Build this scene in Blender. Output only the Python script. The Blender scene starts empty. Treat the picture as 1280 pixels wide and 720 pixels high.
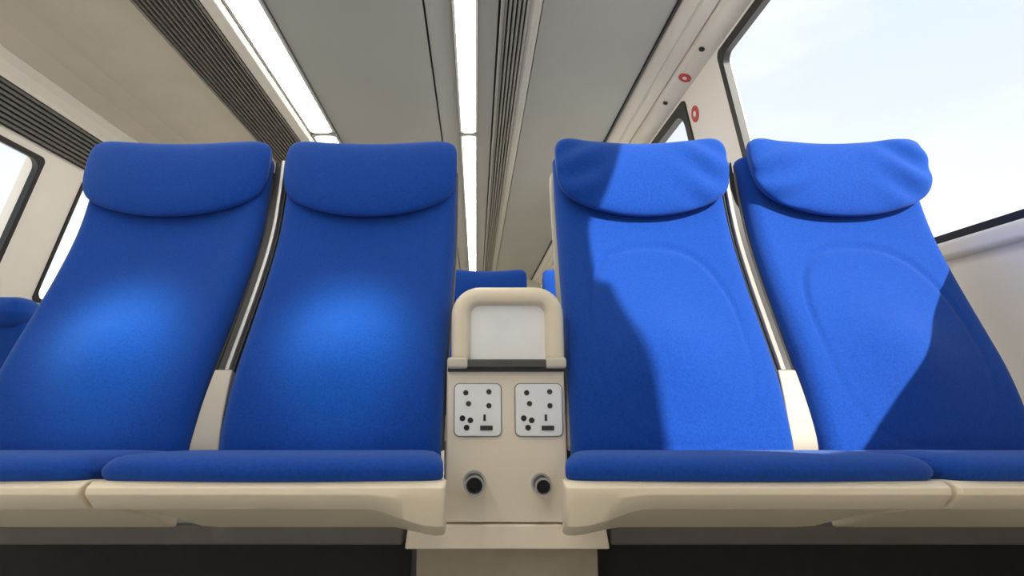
import bpy, bmesh, math
from mathutils import Vector
S = bpy.context.scene
COL = S.collection
H = 0.57            # camera height above floor; all z below are relative to eye level
S.view_settings.view_transform = 'Standard'

# ------------------------------------------------------------------ materials
def mat(name, col, rough=0.5, var=0.06, scale=30.0, bump=0.0, metal=0.0, sheen=0.0, bscale=None, spec=0.5):
    m = bpy.data.materials.new(name); m.use_nodes = True
    nt = m.node_tree; b = nt.nodes['Principled BSDF']
    tc = nt.nodes.new('ShaderNodeTexCoord')
    nz = nt.nodes.new('ShaderNodeTexNoise'); nz.inputs['Scale'].default_value = scale
    nz.inputs['Detail'].default_value = 4
    nt.links.new(tc.outputs['Object'], nz.inputs['Vector'])
    rp = nt.nodes.new('ShaderNodeValToRGB')
    rp.color_ramp.elements[0].position = 0.3; rp.color_ramp.elements[1].position = 0.7
    rp.color_ramp.elements[0].color = [c*(1-var) for c in col]+[1]
    rp.color_ramp.elements[1].color = [min(1, c*(1+var)) for c in col]+[1]
    nt.links.new(nz.outputs['Fac'], rp.inputs['Fac'])
    nt.links.new(rp.outputs['Color'], b.inputs['Base Color'])
    b.inputs['Roughness'].default_value = rough
    b.inputs['Metallic'].default_value = metal
    b.inputs['Specular IOR Level'].default_value = spec
    if sheen:
        b.inputs['Sheen Weight'].default_value = sheen
        b.inputs['Sheen Roughness'].default_value = 0.6
        b.inputs['Sheen Tint'].default_value = (0.55, 0.78, 1, 1)
    if bump:
        n2 = nt.nodes.new('ShaderNodeTexNoise'); n2.inputs['Scale'].default_value = bscale or scale
        n2.inputs['Detail'].default_value = 3
        nt.links.new(tc.outputs['Object'], n2.inputs['Vector'])
        bp = nt.nodes.new('ShaderNodeBump'); bp.inputs['Strength'].default_value = bump
        bp.inputs['Distance'].default_value = 0.004
        nt.links.new(n2.outputs['Fac'], bp.inputs['Height'])
        nt.links.new(bp.outputs['Normal'], b.inputs['Normal'])
    return m
def emit(name, col, st):
    m = mat(name, col, 0.5, 0.02)
    b = m.node_tree.nodes['Principled BSDF']
    b.inputs['Emission Color'].default_value = (*col, 1); b.inputs['Emission Strength'].default_value = st
    return m
def glass(name):
    m = bpy.data.materials.new(name); m.use_nodes = True
    nt = m.node_tree; nt.nodes.clear()
    o = nt.nodes.new('ShaderNodeOutputMaterial'); mx = nt.nodes.new('ShaderNodeMixShader')
    t = nt.nodes.new('ShaderNodeBsdfTransparent'); g = nt.nodes.new('ShaderNodeBsdfGlossy')
    g.inputs['Roughness'].default_value = 0.25
    mx.inputs[0].default_value = 0.015
    nt.links.new(t.outputs[0], mx.inputs[1]); nt.links.new(g.outputs[0], mx.inputs[2])
    nt.links.new(mx.outputs[0], o.inputs['Surface'])
    return m
M = dict(
    blue=mat('blue_moquette', (0.0042, 0.053, 0.325), 0.8, 0.15, 210, 0.18, 0, 0.18, 260, 0.10),
    cream=mat('cream_plastic', (0.82, 0.72, 0.54), 0.40, 0.03, 6, 0.03, bscale=300),
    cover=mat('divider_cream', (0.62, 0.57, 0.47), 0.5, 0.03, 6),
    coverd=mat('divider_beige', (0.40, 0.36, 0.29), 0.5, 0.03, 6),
    scream=mat('shell_cream', (0.34, 0.32, 0.27), 0.45, 0.03, 6),
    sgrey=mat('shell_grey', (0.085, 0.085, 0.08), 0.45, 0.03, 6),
    cons=mat('pale_console', (0.92, 0.82, 0.66), 0.36, 0.03, 8, 0.03, bscale=300),
    beige=mat('beige_panel', (0.64, 0.57, 0.455), 0.5, 0.04, 4),
    wall=mat('pale_wall', (0.86, 0.81, 0.72), 0.5, 0.03, 4),
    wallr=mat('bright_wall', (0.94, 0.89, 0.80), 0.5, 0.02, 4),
    ceil=mat('grey_ceiling', (0.43, 0.43, 0.40), 0.5, 0.03, 3),
    dark=mat('dark_rubber', (0.012, 0.012, 0.013), 0.5, 0.1),
    plinth=mat('dark_plinth', (0.012, 0.010, 0.009), 0.7, 0.2, 40),
    floor=mat('grey_floor', (0.44, 0.44, 0.43), 0.6, 0.15, 60),
    vent=mat('dark_vent', (0.22, 0.20, 0.175), 0.45, 0.08),
    ventg=mat('grey_vent', (0.40, 0.385, 0.345), 0.4, 0.08),
    band=mat('pale_band', (0.54, 0.525, 0.47), 0.35, 0.04),
    vback=mat('vent_backing', (0.05, 0.047, 0.042), 0.6, 0.08),
    vbackg=mat('grey_vent_backing', (0.06, 0.058, 0.05), 0.6, 0.08),
    louvre=mat('dark_louvre', (0.12, 0.11, 0.10), 0.45, 0.08),
    shell=mat('charcoal_shell', (0.035, 0.035, 0.035), 0.5, 0.08),
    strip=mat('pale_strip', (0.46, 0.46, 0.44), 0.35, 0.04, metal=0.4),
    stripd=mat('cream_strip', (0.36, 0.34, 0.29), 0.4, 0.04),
    steel=mat('grey_metal', (0.60, 0.60, 0.58), 0.35, 0.04, metal=0.5),
    grey=mat('grey_plastic', (0.42, 0.42, 0.40), 0.45, 0.05),
    ledge=mat('ledge_grey', (0.08, 0.077, 0.07), 0.45, 0.05),
    recess=mat('outline_grey', (0.30, 0.29, 0.27), 0.5, 0.05),
    beam=mat('grey_beam', (0.13, 0.12, 0.105), 0.5, 0.05),
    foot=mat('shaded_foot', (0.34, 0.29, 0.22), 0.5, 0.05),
    white=mat('white_plate', (0.93, 0.93, 0.91), 0.3, 0.02),
    red=mat('red_sticker', (0.60, 0.06, 0.05), 0.5, 0.05),
    lamp=emit('lamp_diffuser', (1.0, 0.95, 0.87), 12.5),
    glass=glass('window_glass'),
)

# ------------------------------------------------------------------ geometry helpers
class MB:
    def __init__(s): s.v = []; s.f = []
    def add(s, v, f):
        o = len(s.v); s.v += v; s.f += [[i+o for i in q] for q in f]; return s
    def box(s, x0, x1, y0, y1, z0, z1, tr=None):
        v = [(x, y, z) for x in (x0, x1) for y in (y0, y1) for z in (z0, z1)]
        if tr: v = [tr(*p) for p in v]
        return s.add(v, [[0,1,3,2],[4,6,7,5],[0,4,5,1],[2,3,7,6],[0,2,6,4],[1,5,7,3]])
    def loft(s, rings, cap=True, close=True):
        n = len(rings[0]); v = [p for r in rings for p in r]; f = []
        for a in range(len(rings)-1):
            for i in range(n if close else n-1):
                j = (i+1) % n
                f.append([a*n+i, a*n+j, (a+1)*n+j, (a+1)*n+i])
        if cap:
            f.append(list(range(n))[::-1]); f.append([(len(rings)-1)*n+i for i in range(n)])
        return s.add(v, f)
    def prism(s, prof, y0, y1):       # profile in (x,z), extruded along y
        return s.loft([[(x, y0, z) for x, z in prof], [(x, y1, z) for x, z in prof]])
    def cyl(s, x, z, y0, y1, r, n=24, r1=None):
        r1 = r if r1 is None else r1
        return s.loft([[(x+q*math.cos(2*math.pi*i/n), y, z+q*math.sin(2*math.pi*i/n)) for i in range(n)] for y, q in ((y0, r), (y1, r1))])
    def tube(s, x, z, y0, y1, r, ri, n=28):
        st = [(y1, r), (y0, r), (y0, ri), (y1, ri), (y1, r)]
        return s.loft([[(x+q*math.cos(2*math.pi*i/n), y, z+q*math.sin(2*math.pi*i/n)) for i in range(n)] for y, q in st], cap=False)

def obj(name, mb, m, parent=None, smooth=False, bevel=0, subsurf=0, label=None):
    off = Vector(parent.location) if parent else Vector((0, 0, 0))
    if parent and parent.parent: off = Vector(parent.location) + Vector(parent.parent.location)
    me = bpy.data.meshes.new(name)
    me.from_pydata([(x-off.x, y-off.y, z+H-off.z) for x, y, z in mb.v], [], mb.f)
    bm = bmesh.new(); bm.from_mesh(me); bmesh.ops.remove_doubles(bm, verts=bm.verts, dist=1e-6)
    bmesh.ops.recalc_face_normals(bm, faces=bm.faces); bm.to_mesh(me); bm.free()
    me.materials.append(m)
    o = bpy.data.objects.new(name, me); COL.objects.link(o)
    if parent: o.parent = parent
    if smooth:
        for p in me.polygons: p.use_smooth = True
    if bevel:
        b = o.modifiers.new('bevel', 'BEVEL'); b.width = bevel; b.segments = 3; b.limit_method = 'ANGLE'
        b.angle_limit = math.radians(40)
        for p in me.polygons: p.use_smooth = True
        w = o.modifiers.new('wn', 'WEIGHTED_NORMAL')
    if label: o['label'] = label
    return o
def tag(o, label, cat, group=None):
    o['label'] = label; o['category'] = cat
    if group: o['group'] = group
    return o
def thing(name, label, cat, loc, group=None):
    o = bpy.data.objects.new(name, None); COL.objects.link(o)
    o.location = (loc[0], loc[1], loc[2]+H); o.empty_display_size = 0.1
    return tag(o, label, cat, group)
def struct(name, mb, m, parent=None, **k):
    o = obj(name, mb, m, parent, **k)
    if not parent: o['kind'] = 'structure'
    return o
def lerp(a, b, t): return a+(b-a)*t
def cr(P, n):
    out = []
    Q = [tuple(2*a-b for a, b in zip(P[0], P[1]))]+list(P)+[tuple(2*a-b for a, b in zip(P[-1], P[-2]))]
    m = len(P)-1
    for k in range(n):
        t = k/(n-1)*m; i = min(int(t), m-1); u = t-i
        p0, p1, p2, p3 = Q[i:i+4]
        out.append(tuple(0.5*(2*b+(c-a)*u+(2*a-5*b+4*c-d)*u*u+(3*b-a-3*c+d)*u**3) for a, b, c, d in zip(p0, p1, p2, p3)))
    return out

# ------------------------------------------------------------------ room shell
Y0, Y1 = -1.2, 8.0
struct('floor', MB().box(-2.6, 1.5, Y0, Y1, -H-0.05, -H), M['floor'])
ce = MB()
for a, b in ((-0.84, -0.215), (-0.205, -0.10), (0.012, 0.09), (0.27, 0.80)):
    ce.box(a, b, Y0, Y1, 1.50, 1.53)
ceiling = struct('ceiling', ce, M['ceil'])
obj('ceiling_backing', MB().box(-1.40, 0.95, Y0, Y1, 1.53, 1.56), M['shell'], ceiling)

def RW(n, a, b):   # right wall frame: n inward, a along car, b up the tilted wall
    return (1.170-0.160*b-0.987*n, a, 0.345+0.987*b-0.160*n)
def LW(n, a, b):
    return (-2.28+0.284*b+0.959*n, a, 0.40+0.959*b-0.284*n)
def edge(b):       # unseen near edge of the big window, shaped to place sun shadow on seats
    return -0.35+2*(0.086-0.085*b)+(0.9 if b < 0.91 else 2.4)*(b-0.91)+min(0.90, 3.4*max(0, 0.37-b))
wr = MB(); TH = -0.04; BT = 1.013
wr.box(TH, 0, Y0, Y1, BT, 1.06, RW); wr.box(TH, 0, Y0, Y1, -0.05, 0.012, RW)
for a, b in ((2.12, 2.56), (4.3, Y1)): wr.box(TH, 0, a, b, 0.012, BT, RW)
poly = [(Y0, BT), (Y0, 0.012)]+[(edge(b), b) for b in (0.012, 0.06, 0.105, 0.20, 0.30, 0.37, 0.55, 0.7, 0.91, 0.97, BT)]
wr.loft([[RW(n, a, b) for a, b in poly] for n in (TH, 0)])
wr.box(1.165, 1.25, Y0, Y1, -H, 0.325)
struct('wall_right', wr, M['wallr'])
wl = MB()
wl.box(-0.08, 0, Y0, Y1, 0.69, 0.98, LW); wl.box(-0.08, 0, Y0, Y1, -0.05, 0.03, LW)
for a, b in ((Y0, 0.3), (2.55, 2.84), (4.4, Y1)): wl.box(-0.08, 0, a, b, 0.03, 0.69, LW)
wl.box(-2.38, -2.27, Y0, Y1, -H, 0.40)
struct('wall_left', wl, M['wall'])
struct('wall_back', MB().box(-2.6, 1.5, Y1, Y1+0.05, -H, 1.56), M['wall'])
struct('wall_front', MB().box(-2.6, -1.3, Y0-0.05, Y0, -H, 1.56).box(-0.65, 1.5, Y0-0.05, Y0, -H, 1.56).box(-1.3, -0.65, Y0-0.05, Y0, 1.35, 1.56), M['wall'])  # opening added in this unseen end wall to light the seats from the front

# trims: window ledge, roof beam on the right, coving on the left, plinth under the benches
struct('trim_1', MB().box(1.140, 1.23, Y0, Y1, 0.300, 0.344), M['wallr'], bevel=0.012)
struct('trim_2', MB().prism([(0.812,1.56),(0.812,1.495),(0.83,1.47),(0.868,1.46),(0.872,1.468),(0.880,1.452),(0.90,1.448),(0.925,1.435),(0.925,1.56)], Y0, Y1), M['wall'], bevel=0.003)
struct('trim_3', MB().prism([(0.930,1.56),(0.930,1.425),(0.945,1.40),(1.0,1.375),(1.06,1.37),(1.06,1.56)], Y0, Y1), M['wall'], bevel=0.006)
cov = [(-1.355,1.50),(-1.5,1.50),(-1.65,1.49),(-1.78,1.465),(-1.88,1.425),(-1.95,1.375)]
struct('trim_4', MB().prism(cov+[(x-0.01, z+0.05) for x, z in cov[::-1]], Y0, Y1), M['beige'])
struct('trim_5', MB().prism([(-1.955,1.372),(-1.985,1.345),(-2.01,1.31),(-2.06,1.33),(-2.0,1.44),(-1.94,1.43)], Y0, Y1), M['wall'])
struct('trim_6', MB().box(-2.2, -0.136, 1.24, 1.46, -H, -0.306).box(0.254, 1.16, 1.24, 1.46, -H, -0.306), M['plinth'])
struct('trim_7', MB().prism([(0.802,1.53),(0.802,1.49),(0.811,1.49),(0.811,1.53)], Y0, Y1), M['dark'])
# cream rail between the left vent and the left light strip
struct('trim_8', MB().prism([(-1.078,1.53),(-1.078,1.472),(-1.066,1.466),(-1.020,1.470),(-1.006,1.484),(-1.006,1.53)], Y0, Y1), M['wall'], bevel=0.003)

def rrect(a0, a1, b0, b1, r, n=8):
    P = []
    for cx, cy, s in ((a1-r, b1-r, 0), (a0+r, b1-r, 90), (a0+r, b0+r, 180), (a1-r, b0+r, 270)):
        for i in range(n+1):
            t = math.radians(s+90*i/n); P.append((cx+r*math.cos(t), cy+r*math.sin(t)))
    return P
def window(name, W, a0, a1, b0, b1, gw=0.03, rad=0.08, dp=0.035, gb=None):
    inn = rrect(a0+gw, a1-gw, b0+(gb or gw), b1-gw, rad); out = rrect(a0-0.012, a1+0.012, b0-0.012, b1+0.012, 0.03)
    R = [[W(n, a, b) for a, b in p] for n, p in ((-dp, out), (0.008, out), (0.008, inn), (-dp, inn), (-dp, out))]
    w = struct(name, MB().loft(R, cap=False), M['dark'])
    obj('window_pane', MB().box(-dp+0.003, -dp+0.008, a0+0.005, a1-0.005, b0+0.005, b1-0.005, W), M['glass'], w)
window('window_1', RW, -0.75, 2.12, 0.012, BT, 0.024, 0.04, 0.02, 0.010)
window('window_2', RW, 2.52, 4.3, 0.012, BT, 0.035)
window('window_3', LW, 0.3, 2.55, 0.03, 0.69, 0.014, 0.05, 0.02)
window('window_4', LW, 2.84, 4.4, 0.03, 0.69, 0.006, 0.05, 0.02)

# ------------------------------------------------------------------ ceiling lights and vents
def light(x0, x1, y0, y1, label):
    t = thing('ceiling_light', label, 'light', ((x0+x1)/2, (y0+y1)/2, 1.53), 'long ceiling lights')
    h = MB(); e = 0.012
    h.box(x0-e, x0, y0, y1, 1.488, 1.528); h.box(x1, x1+e, y0, y1, 1.488, 1.528)
    h.box(x0-e, x1+e, y0-0.02, y0, 1.488, 1.528); h.box(x0-e, x1+e, y1, y1+0.02, 1.488, 1.528)
    obj('housing', h, M['grey'], t)
    xm = (x0+x1)/2
    obj('diffuser', MB().prism([(x0, 1.49), (x0+0.3*(xm-x0), 1.480), (xm, 1.476), (x1-0.3*(x1-xm), 1.480), (x1, 1.49), (x1, 1.515), (x0, 1.515)], y0, y1), M['lamp'], t)
light(-0.988, -0.860, -1.0, 3.14, 'near long white light strip beside the dark ribbed vent at left')
light(-0.988, -0.860, 3.22, 7.4, 'far short-looking light strip ending above the second blue headrest')
light(-0.085, -0.003, -1.0, 3.14, 'near bright light strip at the top centre above the aisle gap')
light(-0.085, -0.003, 3.22, 7.4, 'far narrow light strip seen down in the gap between the seat pairs')
def vent(name, x0, x1, n, m, mbk, label, fill=0.62, band=None):
    t = thing(name, label, 'vent', ((x0+x1)/2, 3.0, 1.53))
    obj('backing', MB().box(x0, x1, Y0, Y1, 1.503, 1.529), mbk, t)
    f = MB(); f.box(x0, x0+0.012, Y0, Y1, 1.47, 1.505); f.box(x1-0.012, x1, Y0, Y1, 1.47, 1.505)
    obj('frame', f, m, t)
    s = MB(); w = (x1-x0-0.024)/n
    for i in range(n):
        a = x0+0.012+i*w
        s.prism([(a+0.1*w, 1.478), (a+fill*w, 1.472), (a+(fill+0.1)*w, 1.502), (a+0.1*w, 1.502)], Y0, Y1)
    obj('slats', s, m, t)
    if band:
        obj('side_band', MB().prism([(x1+0.002, 1.528), (x1+0.002, 1.474), (x1+0.3*(band-x1), 1.469), (band-0.3*(band-x1), 1.474), (band, 1.490), (band, 1.528)], Y0, Y1), M['band'], t, label='pale smooth band')
vent('ceiling_vent', -1.348, -1.082, 11, M['vent'], M['vback'], 'dark ribbed air vent running along the ceiling at left', 0.62)
vent('ceiling_vent', 0.100, 0.214, 5, M['ventg'], M['vbackg'], 'grey ribbed air vent running along the ceiling right of the centre light', 0.62, 0.264)
t = thing('wall_grille', 'dark louvred grille above the left window', 'grille', (-2.05, 1.7, 1.12))
obj('backing', MB().box(0, 0.012, 0.3, 4.4, 0.745, 0.925, LW), M['dark'], t)
g = MB()
for i in range(8): g.box(0.010, 0.024, 0.3, 4.4, 0.750+i*0.0218, 0.750+i*0.0218+0.012, LW)
obj('louvres', g, M['louvre'], t)

# ------------------------------------------------------------------ seats
PROF = [(1.112,-.20),(1.082,-.135),(1.092,-.06),(1.119,.03),(1.164,.13),(1.214,.24),(1.257,.35),(1.285,.46),(1.30,.555)]
NP = 120
SP = cr(PROF, NP)
def frame(k):
    a = SP[max(0, k-1)]; b = SP[min(NP-1, k+1)]
    ty, tz = b[0]-a[0], b[1]-a[1]; l = math.hypot(ty, tz)
    return SP[k][0], SP[k][1], -tz/l, ty/l
def spow(c, e): return math.copysign(abs(c)**e, c)
def sm(t): t = min(1, max(0, t)); return t*t*(3-2*t)
def sx_(z): t = min(1, max(0, (z+0.13)/0.52)); return 0.35*t+0.65*sm(t)
def make_seat(label, cxb, cxt, x0, x1, hw=0.205, wb=0.212, wt=0.205, hx=0.0, dy=0, group='blue seats in the front row', wing=0.0, crease=0.0, seam=0.0, drop=0, pad=0.034, shell='scream'):
    t = thing('train_seat', label, 'seat', (cxb, 1.08+dy, -0.26), group)
    NX = 80
    rings = []; sh = []
    for k in range(NP):
        y, z, ny, nz = frame(k)
        s = sx_(z)
        cx = lerp(cxb, cxt, s); w = lerp(wb, wt, s)
        r = []
        for i in range(NX+1):
            ux = math.sin((i/NX-0.5)*math.pi)
            e = max(0, (abs(ux)-0.84)/0.16)
            d = -0.036*(1-math.sqrt(max(0, 1-e*e)))
            d += 0.026*math.exp(-(ux/0.45)**2-((z-0.065)/0.085)**2)
            up = min(1, max(0, (z-0.10)/0.15)); d -= 0.012*up*(1-ux*ux)
            if seam:
                q = (abs(ux)/0.74)**2.6+(abs(z-0.10)/0.215)**2.6
                fd = 0.2+0.8*sm((z-0.02)/0.2)
                d += fd*(-seam*math.exp(-((q-1)/0.08)**2) + (0.004 if q < 1 else 0.004*math.exp(-(q-1)*10)))
            r.append((cx+w*ux, y+dy+ny*d, z+nz*d))
        for ux in (0.98, -0.98): r.append((cx+w*ux, y+dy-ny*0.055, z-nz*0.055))
        rings.append(r)
        if k > 10 and k % 5 == 0:
            sh.append([(cx+w*a, y+dy-ny*b, z-nz*b) for a, b in ((-0.99,.042),(-1.012,.046),(-1.016,.07),(-1.0,.105),(1.0,.105),(1.016,.07),(1.012,.046),(0.99,.042),(.9,.06),(-.9,.06))])
    obj('backrest', MB().loft(rings), M['blue'], t, smooth=True)
    obj('back_shell', MB().loft(sh), M[shell], t, smooth=True)
    # headrest: padded pillow, fuller at the top, its lower edge melting into the backrest
    R = []; NT = 73
    for i in range(NT):
        u = math.sin((i/(NT-1)-0.5)*math.pi*0.995)
        e = max(0.02, (1-abs(u)**12))**0.5
        zb = 0.386+0.056*abs(u)**2.2; zt = 0.583+0.018*abs(u)**2
        zc = (zb+zt)/2; hz = (zt-zb)/2*(0.5+0.5*e); hd = pad*(0.55+0.45*math.sqrt(max(0, 1-u**4)))*(0.5+0.5*e)
        yc = 1.283+0.018*abs(u)**3-wing*abs(u)**2.2
        ring = []
        for j in range(56):
            a = 2*math.pi*j/56
            c, sn = spow(math.cos(a), 0.8), spow(math.sin(a), 0.88)
            wr_ = crease*(math.sin(13*u+6*sn+cxt*7)*math.exp(-((u-0.72)/0.28)**2)+math.sin(12*u-7*sn)*math.exp(-((u+0.70)/0.25)**2))
            ring.append((cxt+hx+hw*u*(1-0.012*(sn < 0)*abs(sn)**2*abs(u)), yc+dy+(hd*(0.92+0.22*sn)+wr_*(c < 0))*c+0.23*hz*sn, zc+hz*sn))
        R.append(ring)
    obj('headrest', MB().loft(R), M['blue'], t, smooth=True)
    # cushion
    R = []
    for i in range(NT):
        u = math.sin((i/(NT-1)-0.5)*math.pi*0.995)
        e = max(0.03, 1-abs(u)**20)**0.5
        prof = []
        for j in range(9):
            q = j/8; prof.append((lerp(1.115, 0.815, q), lerp(-0.128, -0.097, q)+0.004*math.sin(q*math.pi)))
        for j in range(1, 8):
            a = math.pi*(0.5+j/8); prof.append((0.812+0.034*math.cos(a), -0.118+0.021*math.sin(a)))
        prof.append((0.83, -0.142)); prof.append((1.115, -0.175))
        ring = []
        for y, z in prof:
            q = (y-0.78)/0.335
            zm = lerp(-0.119, -0.15, q)
            z = zm+(z-zm)*(0.4+0.6*e)
            yy = y+0.018*(1-e)*(1-q) + 0.008*u*u*(1-q)
            xa = lerp(x0+0.005, cxb-wb+0.002, q); xb = lerp(x1-0.005, cxb+wb-0.002, q)
            ring.append((lerp(xa, xb, (u+1)/2), yy+dy, z))
        R.append(ring)
    obj('seat_cushion', MB().loft(R), M['blue'], t, smooth=True)
    # moulded pan under the cushion: slim lip, sloping underside, deepening into an end panel beside the console
    pr = [(0.81,-0.130),(0.786,-0.129),(0.774,-0.135),(0.773,-0.144),(0.794,-0.166),(0.86,-0.180),(0.95,-0.208),(1.05,-0.248),(1.10,-0.262),(1.115,-0.20),(1.115,-0.178)]
    pd = [(0.81,-0.130),(0.786,-0.129),(0.774,-0.135),(0.773,-0.154),(0.790,-0.188),(0.86,-0.216),(0.95,-0.239),(1.05,-0.260),(1.10,-0.263),(1.115,-0.20),(1.115,-0.178)]
    R = []
    st = [(0, 0.85), (0.004, .95), (0.012, 1)]+[(0.03+0.94*i/32, 1) for i in range(33)]+[(0.988, 1), (0.996, .95), (1, 0.85)]
    for xs, sc in st:
        de = (1-xs) if drop > 0 else xs
        wd = (1-sm((de-0.03)/0.20)) if drop else 0.0
        ring = []
        for (y0_, z0_), (y1_, z1_) in zip(pr, pd):
            y, z = lerp(y0_, y1_, wd), lerp(z0_, z1_, wd)
            q = min(1, (y-0.773)/0.33)
            zc = lerp(-0.15, -0.2, q)
            xa = lerp(x0, cxb-0.200, q**1.7); xb = lerp(x1, cxb+0.200, q**1.7)
            zz = zc+(z-zc)*(0.5+0.5*sc) if sc < 0.97 else z
            ring.append((lerp(xa, xb, xs), y+dy+(1-sc)*0.05*(1-q), zz))
        R.append(ring)
    obj('seat_pan', MB().loft(R), M['cream'], t, bevel=0.004)
    return t
make_seat('blue seat farthest left, its headrest below the left ceiling vent', -0.757, -0.724, -1.02, -0.524, hw=0.222, hx=-0.004, wb=0.209, wt=0.216, pad=0.028, shell='sgrey')
make_seat('shaded blue seat directly left of the cream console', -0.280, -0.256, -0.519, -0.040, hw=0.209, wb=0.213, wt=0.208, drop=1, pad=0.028, shell='sgrey')
make_seat('sunlit blue seat directly right of the cream console', 0.395, 0.397, 0.118, 0.632, hw=0.205, wb=0.213, wt=0.205, wing=0.024, crease=0.006, seam=0.009, drop=-1, pad=0.032)
make_seat('partly sunlit blue seat beside the right window', 0.862, 0.863, 0.638, 1.125, hw=0.210, hx=0.007, wb=0.208, wt=0.213, wing=0.024, crease=0.008, seam=0.009, pad=0.032)
make_seat('blue seat in the row behind, its top showing above the console handle', 0.06, 0.06, -0.18, 0.30, dy=1.58, group='blue seats in the row behind')
make_seat('blue seat in the row behind, a sliver beside the right pair', 0.555, 0.555, 0.31, 0.80, dy=1.58, group='blue seats in the row behind')

# divider strips between the two seats of each pair
def divider(xb, xt, label, s, ew, mlo, med):
    t = thing('seat_divider', label, 'divider', (xb, 1.15, -0.26), 'dividers between paired seats')
    lo = []; up = []; ed = []
    for k in range(NP):
        y, z, ny, nz = frame(k)
        xc = lerp(xb, xt, sx_(z))
        w = lerp(0.029, 0.018, min(1, max(0, (z+0.13)/0.17)))
        if -0.17 < z < 0.045:
            lo.append([(xc-w, y-ny*0.026, z-nz*0.026), (xc+w, y-ny*0.026, z-nz*0.026), (xc+w, y-ny*0.068, z-nz*0.068), (xc-w, y-ny*0.068, z-nz*0.068)])
        if z > 0.035:
            up.append([(xc-0.016, y-ny*0.036, z-nz*0.036), (xc+0.016, y-ny*0.036, z-nz*0.036), (xc+0.016, y-ny*0.10, z-nz*0.10), (xc-0.016, y-ny*0.10, z-nz*0.10)])
            c = xc+s*0.006
            ed.append([(c-ew, y-ny*0.026, z-nz*0.026), (c+ew, y-ny*0.026, z-nz*0.026), (c+ew, y-ny*0.038, z-nz*0.038), (c-ew, y-ny*0.038, z-nz*0.038)])
    obj('lower_cover', MB().loft(lo), M[mlo], t, bevel=0.003)
    obj('upper_rail', MB().loft(up), M['shell'], t)
    obj('edge_strip', MB().loft(ed), M[med], t, bevel=0.0015)
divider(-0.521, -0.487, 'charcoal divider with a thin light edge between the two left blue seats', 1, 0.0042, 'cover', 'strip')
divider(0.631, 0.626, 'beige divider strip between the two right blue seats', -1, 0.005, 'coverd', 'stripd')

# bench support beams on the plinth
def beam(x0, x1, y0, label, zb=-0.305, g='beams under the benches'):
    return tag(obj('bench_beam', MB().box(x0, x1, y0, y0+0.24, zb, -0.264), M['beam'], None, bevel=0.006), label, 'beam', g)
beam(-1.0, -0.14, 1.14, 'grey support beam under the left pair of seats')
beam(0.258, 1.12, 1.14, 'grey support beam under the right pair of seats')
b = beam(-0.2, 0.82, 2.70, 'support beam under the seats of the row behind')
obj('foot', MB().box(-0.15, 0.77, 2.75, 2.85, -H, -0.305), M['plinth'], b)

# ------------------------------------------------------------------ console
t = thing('console', 'cream console with grab handle and socket plates between the seat pairs', 'console', (0.0625, 1.2, -H))
bd = MB().loft([[(-0.060-q, 1.13, z), (0.178+q, 1.13, z), (0.178+q, 1.30, z), (-0.060-q, 1.30, z)] for z, q in ((-0.262, 0.004), (-0.2, 0.001), (0.038, -0.002))])
obj('body', bd, M['cons'], t, bevel=0.006)
bp_ = MB().loft([[(-0.132-q, 1.125, z), (0.250+q, 1.125, z), (0.250+q, 1.30, z), (-0.132-q, 1.30, z)] for z, q in ((-0.308, 0.003), (-0.264, -0.003))])
obj('base_plate', bp_, M['cons'], t, bevel=0.004)
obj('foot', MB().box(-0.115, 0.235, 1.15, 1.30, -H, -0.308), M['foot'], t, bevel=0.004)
obj('ledge', MB().box(-0.030, 0.150, 1.108, 1.20, 0.032, 0.048), M['ledge'], t, bevel=0.003)
for xa in (-0.057, 0.136): obj('handle_bracket', MB().box(xa, xa+0.042, 1.106, 1.20, 0.030, 0.052), M['cover'], t, bevel=0.006)
obj('shadow_gap', MB().box(-0.056, 0.174, 1.120, 1.20, 0.024, 0.031), M['shell'], t)
obj('back_panel', MB().box(-0.034, 0.158, 1.132, 1.175, 0.045, 0.175), M['white'], t, bevel=0.004)
path = []
xl, xr, zt, rr = -0.030, 0.158, 0.176, 0.038
for i in range(6): path.append((xl, lerp(0.045, zt-rr, i/6)))
for i in range(9):
    a = math.pi-math.pi/2*i/8; path.append((xl+rr+rr*math.cos(a), zt-rr+rr*math.sin(a)))
for i in range(1, 6): path.append((lerp(xl+rr, xr-rr, i/6), zt))
for i in range(9):
    a = math.pi/2-math.pi/2*i/8; path.append((xr-rr+rr*math.cos(a), zt-rr+rr*math.sin(a)))
for i in range(1, 7): path.append((xr, lerp(zt-rr, 0.045, i/6)))
R = []
for k, (x, z) in enumerate(path):
    a = path[max(0, k-1)]; b = path[min(len(path)-1, k+1)]
    l = math.hypot(b[0]-a[0], b[1]-a[1]); nx, nz = -(b[1]-a[1])/l, (b[0]-a[0])/l
    ring = []
    for j in range(20):
        an = 2*math.pi*j/20
        p, q = 0.020*spow(math.cos(an), 0.6), 0.042*spow(math.sin(an), 0.6)
        ring.append((x+nx*p, 1.155+q, z+nz*p))
    R.append(ring)
obj('grab_handle', MB().loft(R), M['cream'], t, smooth=True)
def sub(o, p):
    o.parent = p
    for v in o.data.vertices: v.co -= Vector(t.location)
    return o
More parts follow.
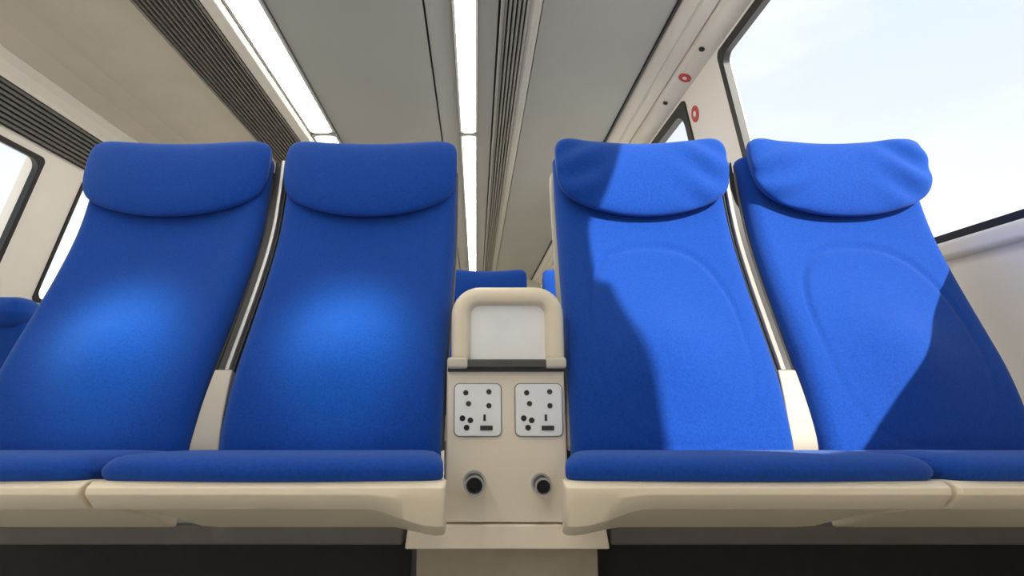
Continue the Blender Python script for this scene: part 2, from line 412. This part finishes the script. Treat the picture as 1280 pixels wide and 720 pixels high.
for px in (-0.042, 0.078):
    w = 0.091
    pl = obj('socket_plate', MB().loft([[(x, y, z) for x, z in rrect(px, px+w, -0.100, 0.0, 0.01)] for y in (1.1305, 1.124)]), M['white'], t, bevel=0.0015, label='white socket plate')
    sub(obj('plate_outline', MB().loft([[(x, y, z) for x, z in rrect(px-0.002, px+w+0.002, -0.102, 0.002, 0.012)] for y in (1.1305, 1.1275)]), M['recess']), pl)
    for ux, uz in ((0.24, 0.17), (0.74, 0.15), (0.30, 0.38), (0.74, 0.42)):
        sub(obj('screw', MB().cyl(px+w*ux, -0.1*uz, 1.1230, 1.1265, 0.0052, 16), M['shell']), pl)
    for ux, uz in ((0.17, 0.66), (0.34, 0.70), (0.26, 0.84)):
        sub(obj('socket_hole', MB().cyl(px+w*ux, -0.1*uz, 1.1230, 1.1265, 0.0056, 16), M['dark']), pl)
    sub(obj('switch', MB().box(px+w*0.55, px+w*0.82, 1.1215, 1.125, -0.089, -0.080), M['shell'], None, bevel=0.001), pl)
    sub(obj('slot', MB().box(px+w*0.62, px+w*0.67, 1.1225, 1.125, -0.071, -0.059), M['dark']), pl)
for x, z, r in ((-0.003, -0.186, 0.0180), (0.125, -0.188, 0.0155)):
    k = obj('jack', MB().tube(x, z, 1.085, 1.131, r, r*0.70), M['shell'], t, smooth=False, bevel=0.0015)
    sub(obj('ring', MB().tube(x, z, 1.120, 1.1305, r*1.22, r*0.95), M['steel']), k)
    sub(obj('core', MB().cyl(x, z, 1.097, 1.1305, r*0.71), M['dark']), k)
    sub(obj('rim', MB().tube(x, z, 1.0830, 1.087, r*1.02, r*0.84), M['grey']), k)

# ------------------------------------------------------------------ low seat across the aisle (left edge)
t = thing('low_seat', 'low blue seat at the left edge under the left windows', 'seat', (-2.0, 2.2, -H))
obj('backrest', MB().box(-2.20, -1.80, 2.24, 2.38, -0.12, 0.27), M['blue'], t, bevel=0.05)
obj('top_roll', MB().box(-2.22, -1.81, 2.20, 2.36, 0.22, 0.35), M['blue'], t, bevel=0.06)
obj('seat_cushion', MB().box(-2.21, -1.79, 1.85, 2.30, -0.16, -0.08), M['blue'], t, bevel=0.03)
obj('pedestal', MB().box(-2.15, -1.85, 1.95, 2.30, -H, -0.16), M['shell'], t, bevel=0.01)

# ------------------------------------------------------------------ ring stickers and bolts beside the right window
def BW(n, a, b):     # underside face of the right roof beam
    return (0.972+0.91*b-0.414*n, a, 1.3875-0.414*b-0.91*n)
def ringpts(W, a, b, q, h, n=28): return [W(h, a+q*math.cos(2*math.pi*i/n), b+q*math.sin(2*math.pi*i/n)) for i in range(n)]
def sticker(a, b, r, W, label):
    o = tag(obj('ring_sticker', MB().loft([ringpts(W, a, b, r, 0), ringpts(W, a, b, r, 0.003)]), M['red']), label, 'sticker', 'red ring stickers')
    obj('pale_center', MB().loft([ringpts(W, a, b, r*0.36, 0.001), ringpts(W, a, b, r*0.36, 0.0045)]), M['wall'], None).parent = o
sticker(2.44, 0.91, 0.038, RW, 'red ring sticker on the pillar between the right windows')
sticker(2.38, -0.01, 0.029, BW, 'red ring sticker on the roof beam above the pillar')
for a, b, W, lab in ((2.62, -0.02, BW, 'far small dark bolt on the right roof beam'), (2.16, -0.02, BW, 'near small dark bolt on the right roof beam')):
    tag(obj('bolt', MB().loft([ringpts(W, a, b, 0.012, 0), ringpts(W, a, b, 0.012, 0.006), ringpts(W, a, b, 0.008, 0.008)]), M['shell']), lab, 'bolt', 'bolts beside the right window')

# ------------------------------------------------------------------ light
w = bpy.data.worlds.new('World'); S.world = w; w.use_nodes = True
nt = w.node_tree; bg = nt.nodes['Background']
tc = nt.nodes.new('ShaderNodeTexCoord'); sx = nt.nodes.new('ShaderNodeSeparateXYZ'); rp = nt.nodes.new('ShaderNodeValToRGB')
nt.links.new(tc.outputs['Generated'], sx.inputs[0])
mp = nt.nodes.new('ShaderNodeMapRange'); mp.inputs['From Min'].default_value = -1; mp.inputs['From Max'].default_value = 1
nt.links.new(sx.outputs['Z'], mp.inputs['Value']); nt.links.new(mp.outputs['Result'], rp.inputs['Fac'])
el = rp.color_ramp.elements
el[0].position = 0.40; el[0].color = (0.64, 0.62, 0.58, 1)
el[1].position = 0.50; el[1].color = (0.97, 0.98, 1.0, 1)
e = el.new(0.59); e.color = (0.42, 0.45, 0.475, 1)
e = el.new(0.69); e.color = (0.325, 0.354, 0.375, 1)
e = el.new(0.82); e.color = (0.26, 0.322, 0.366, 1)
nz = nt.nodes.new('ShaderNodeTexNoise'); nz.inputs['Scale'].default_value = 1.6; nz.inputs['Detail'].default_value = 5
mpg = nt.nodes.new('ShaderNodeMapping'); mpg.inputs['Rotation'].default_value = (0.3, 0.6, 0.2); mpg.inputs['Scale'].default_value = (1, 1, 3.5)
nt.links.new(tc.outputs['Generated'], mpg.inputs['Vector']); nt.links.new(mpg.outputs['Vector'], nz.inputs['Vector'])
cl = nt.nodes.new('ShaderNodeValToRGB'); cl.color_ramp.elements[0].position = 0.48; cl.color_ramp.elements[1].position = 0.66
nt.links.new(nz.outputs['Fac'], cl.inputs['Fac'])
mx = nt.nodes.new('ShaderNodeMixRGB'); mx.blend_type = 'LIGHTEN'
nt.links.new(cl.outputs['Color'], mx.inputs['Fac'])
nt.links.new(rp.outputs['Color'], mx.inputs['Color1']); mx.inputs['Color2'].default_value = (0.385, 0.395, 0.40, 1)
nt.links.new(mx.outputs['Color'], bg.inputs['Color']); bg.inputs['Strength'].default_value = 2.7
sl = bpy.data.lights.new('sun', 'SUN'); sl.energy = 7.0; sl.angle = math.radians(0.5); sl.color = (1, 0.95, 0.87)
so = bpy.data.objects.new('sun', sl); COL.objects.link(so)
so.rotation_euler = Vector((0.45, -0.90, 0.50)).to_track_quat('Z', 'Y').to_euler(); so.location = (5, -3, 4)
# unseen spotlights added to make the glow on the two left backrests
for x, tx in ((-0.74, -0.735), (-0.27, -0.268)):
    d = bpy.data.lights.new('glow_spot', 'SPOT'); d.energy = 185; d.spot_size = math.radians(12.0); d.spot_blend = 1.0
    d.shadow_soft_size = 0.06; d.color = (0.5, 1.0, 0.80)
    o = bpy.data.objects.new('glow_spot', d); COL.objects.link(o)
    o.location = (x, 0.30, H+1.46)
    o.rotation_euler = (Vector(o.location)-Vector((tx, 1.14, H+0.090))).to_track_quat('Z', 'Y').to_euler()

# ------------------------------------------------------------------ camera
cd = bpy.data.cameras.new('camera'); cam = bpy.data.objects.new('camera', cd); COL.objects.link(cam)
cd.sensor_width = 36; cd.lens = 700/1280*36; cd.shift_x = 45/1280; cd.clip_start = 0.02
cam.location = (0, 0, H); cam.rotation_euler = (math.radians(90+9.73), 0, 0)
S.camera = cam
